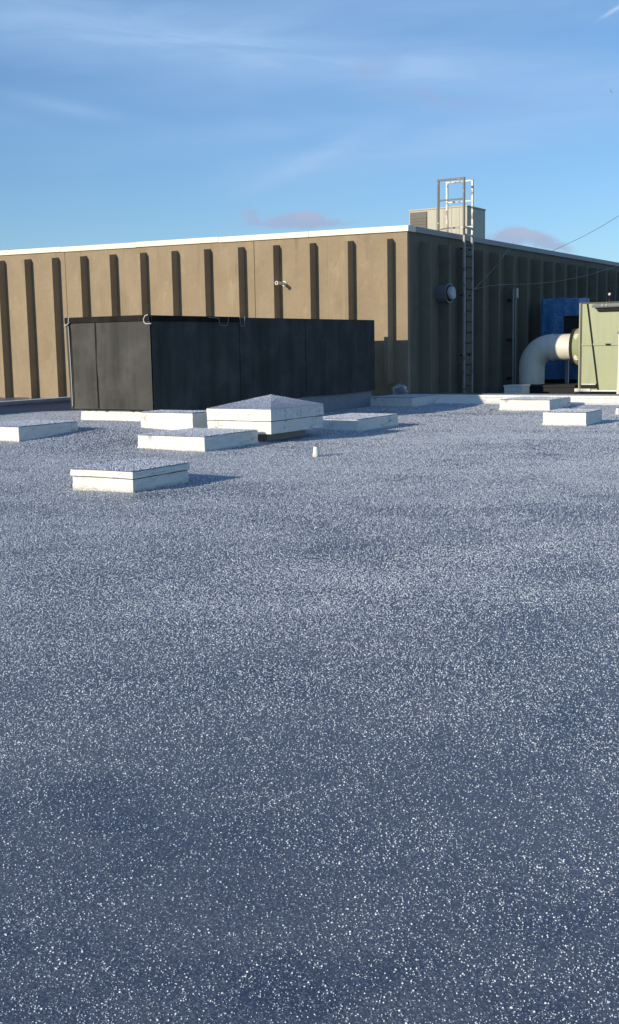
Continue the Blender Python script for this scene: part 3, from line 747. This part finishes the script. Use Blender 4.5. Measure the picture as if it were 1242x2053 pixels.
b = MB(); b.tube([(-.12, -.17, .115), (.02, -.17, .115), (.021, -.17, .115), (.34, -.17, .115)], [.06, .06, .052, .052], 14); b.build('drain_pipe', M_pipe, gu)
b = MB(); b.tube([(.34, -.17, .10), (WX, -.17, .10)], .028, 10); b.build('drain_pipe', M_pipe, gu)
b = MB(); b.box(.02, .46, -.05, -.002, .17, .30); b.build('vent_slot', M_dark, gu)
b = MB(); b.box(.03, .45, -.06, -.052, .27, .30); b.build('vent_trim', M_pipe, gu)
b = MB(); b.box(-.02, WX, .05, 1.5, -.05, .098); b.build('skid', M_dark, gu)
# inlet transition with bolts
R0 = z_at(GP, 668)-z_at(GP, 722); R0 = R0/2; ez = z_at(GP, 695.5)-GP.z; FY = .78
b = MB(); b.tube([(-.06, FY, ez), (-.375, FY, ez)], [.70, .53], 32)
b.build('inlet_disc', M_green, gu)
for k, (dy, dz) in enumerate(((-.36, .30), (-.34, -.30), (.36, .30), (.36, -.30))):
    q = b = MB(); b.tube([(-.30, FY+dy+.05, ez+dz), (-.25, FY+dy-.10, ez+dz), (-.22, FY+dy-.19, ez+dz)], [.08, .09, .09], 14); b.tube([(-.22, FY+dy-.191, ez+dz), (-.213, FY+dy-.21, ez+dz)], .035, 10)
    b.build('bolt_cap', M_pipe, gu)
# elbow duct
EP = GP.copy()
el_ = thing('elbow_duct', GP+V*FY-U*0, 'big white painted elbow duct running into the pale green cabinet', 'duct', RZ)
xw = -(along(GP+V*FY, U, 1066)); r_b = .62
pts = [(-.39, 0, ez), (xw+r_b+.02, 0, ez)]
for k in range(1, 15):
    a_ = (math.pi/2)*k/14; pts.append((xw+r_b-r_b*math.sin(a_), 0, ez-r_b+r_b*math.cos(a_)))
pts.append((xw, 0, 0.0))
b = MB(); b.tube(pts, R0, 36); b.build('elbow', M_pipe, el_)
b = MB(); b.tube([(-.385, 0, ez), (-.47, 0, ez)], R0+.15, 36); b.build('flange', M_dark, el_)
b = MB(); xs_ = xw+r_b+.02; b.tube([(xs_, 0, ez), (xs_+.03, 0, ez)], R0+.012, 36); b.tube([(xw, 0, ez-r_b-.02), (xw, 0, ez-r_b-.05)], R0+.010, 36); b.build('seam_band', M_pipe, el_)
# dark plinth under the duct
pp = thing('equipment_plinth', GP, 'low black equipment plinth under the white elbow duct', 'plinth', RZ)
b = MB(); zpl = z_at(GP, 772)-GP.z; b.box(xw-.42, -.14, -.10, 1.3, -.05, zpl); b.build('slab', M_dark, pp, .01)
b = MB(); b.box(xw-.42, -.14, -.13, -.102, zpl-.06, zpl-.01); b.build('edge_strip', M_dark, pp)
# blue tarped unit
TP = at_depth(1085, 745, 37.6); TP.z = 0
tt = z_at(TP, 600); tw = along(TP, -U, 1157)
tu = thing('tarped_unit', TP, 'large boxy unit wrapped in a blue tarpaulin behind the elbow duct', 'covered unit', RZ)
def tarp():
    b = MB(); n_ = 14; rg = []
    for k in range(n_+1):
        q = k/n_; lp = []
        x0, x1, y0, y1 = -.06*(1-q), tw+.05*(1-q), -.05*(1-q), 1.1
        for (ax, ay, bx_, by) in ((x0, y0, x1, y0), (x1, y0, x1, y1), (x1, y1, x0, y1), (x0, y1, x0, y0)):
            for s_ in range(14):
                u_ = s_/14; x, y = ax+(bx_-ax)*u_, ay+(by-ay)*u_; w_ = .05*noise.noise((x*2.5, y*2.5, q*2.0))+.03*noise.noise((x*7, y*7, q))
                lp.append((x+w_, y-w_, .35+(tt-.35)*q+.07*noise.noise((x*2.2, y*3, 9))*q))
        rg.append(lp)
    vs = [p for l_ in rg for p in l_]
    b.add(vs, [(k*56+i, k*56+(i+1) % 56, (k+1)*56+(i+1) % 56, (k+1)*56+i) for k in range(n_) for i in range(56)], True)
    b.add(rg[-1], [tuple(range(56))]); return b
tarp().build('tarpaulin', M_tarp, tu)
b = MB(); b.box(.05, tw-.05, .08, 1.0, 0, .42); b.build('base', M_dark, tu)
# black fan housing between tarp and green cabinet
FP = at_depth(1130, 666, 36.1)
fh = thing('fan_housing', (FP.x, FP.y, 0), 'black fan housing in front of the blue tarpaulin, above the duct', 'fan', RZ)
zb1, zt1 = z_at(Vector((FP.x, FP.y, 0)), 668), z_at(Vector((FP.x, FP.y, 0)), 636)
b = MB(); b.box(0, .9, 0, .5, zb1, zt1); b.box(-.02, .9, -.03, .05, zt1, zt1+.04); b.build('housing', M_dark, fh, .02)
b = MB(); b.box(.05, .15, .05, .15, 0, zb1); b.box(.5, .6, .05, .15, 0, zb1); b.build('stand', M_grey, fh)

# ribbed hose at the right edge
P = at_depth(1240.5, 785, 32.6); P.z = zr(P.x, P.y)
ho = thing('ribbed_hose', P, 'cream ribbed hose standing upright at the right edge by the cabinet', 'hose', RZ)
zt2 = z_at(P, 668)-P.z; pts = []; rr = []; k = 0; z = 0
while z < zt2: pts.append((.02*math.sin(z*1.5), 0, z)); rr.append(.062 if k % 2 else .052); z += .028; k += 1
b = MB(); b.tube(pts, rr, 14); b.build('hose', M_pipe, ho)
b = MB(); b.tube([(0, 0, zt2-.02), (0, 0, zt2+.05)], .068, 14); b.build('clamp', M_grey, ho)

# ------------------------------------------------------------------ cables
def cable(pts, r, m_, name, label):
    # smooth the hand-placed points
    P = [Vector(p) for p in pts]; Q = []
    for i in range(len(P)-1):
        p0, p1, p2, p3 = P[max(i-1, 0)], P[i], P[i+1], P[min(i+2, len(P)-1)]
        for k in range(8):
            t_ = k/8; Q.append(.5*((2*p1)+(p2-p0)*t_+(2*p0-5*p1+4*p2-p3)*t_*t_+(3*p1-p0-3*p2+p3)*t_**3))
    Q.append(P[-1]); b = MB(); b.tube(Q, r, 6); o = b.build(name, m_); return tag(o, label, 'cable')
cable([at_depth(1108, 503, 41.2), at_depth(1175, 471, 39.8), at_depth(1242, 432, 38.5), at_depth(1330, 372, 37)], .007, M_cable_dark, 'overhead_cable', 'thin cable rising to the right against the sky above the coping')
cable([at_depth(1029, 486, 37.2), at_depth(1010, 512, 36.0), at_depth(990, 539, 35.2), at_depth(968, 562, 34.4), at_depth(948, 583, 33.6)], .007, M_cable, 'slack_cable', 'slack cable hanging from the coping down to the ladder')
cable([at_depth(948, 580, 33.7), at_depth(1000, 571, 35.2), at_depth(1080, 568, 37.5), at_depth(1160, 556, 40.5), at_depth(1244, 532, 44)], .006, M_cable, 'wall_cable', 'long thin cable strung across the shaded wall to the right edge')
# a bird, far off
bp = at_depth(1225, 183, 140)
b = MB(); b.add([(-.02, -.30, 0), (.05, 0, .05), (-.02, .30, 0), (-.05, 0, -.05)], [(0, 1, 2), (2, 3, 0), (0, 3, 1), (1, 3, 2)])
b.add([(0, .05, .0), (-.12, .12, .0), (-.62, -.05, .22), (-.55, -.12, .20), (0, -.08, 0), (-.3, .02, .16)], [(0, 1, 5, 4), (1, 2, 3, 5), (5, 3, 4)])
b.add([(0, .05, .0), (.12, .12, .0), (.62, -.05, .22), (.55, -.12, .20), (0, -.08, 0), (.3, .02, .16)], [(4, 5, 1, 0), (5, 3, 2, 1), (4, 3, 5)])
o = b.build('bird', mat('dark_feathers', (.12, .15, .20), .8)[0]); o.location = bp; o.rotation_euler = (.3, .9, .4); o.scale = (.55, .55, .55)
tag(o, 'tiny dark bird high in the sky near the right edge', 'bird')
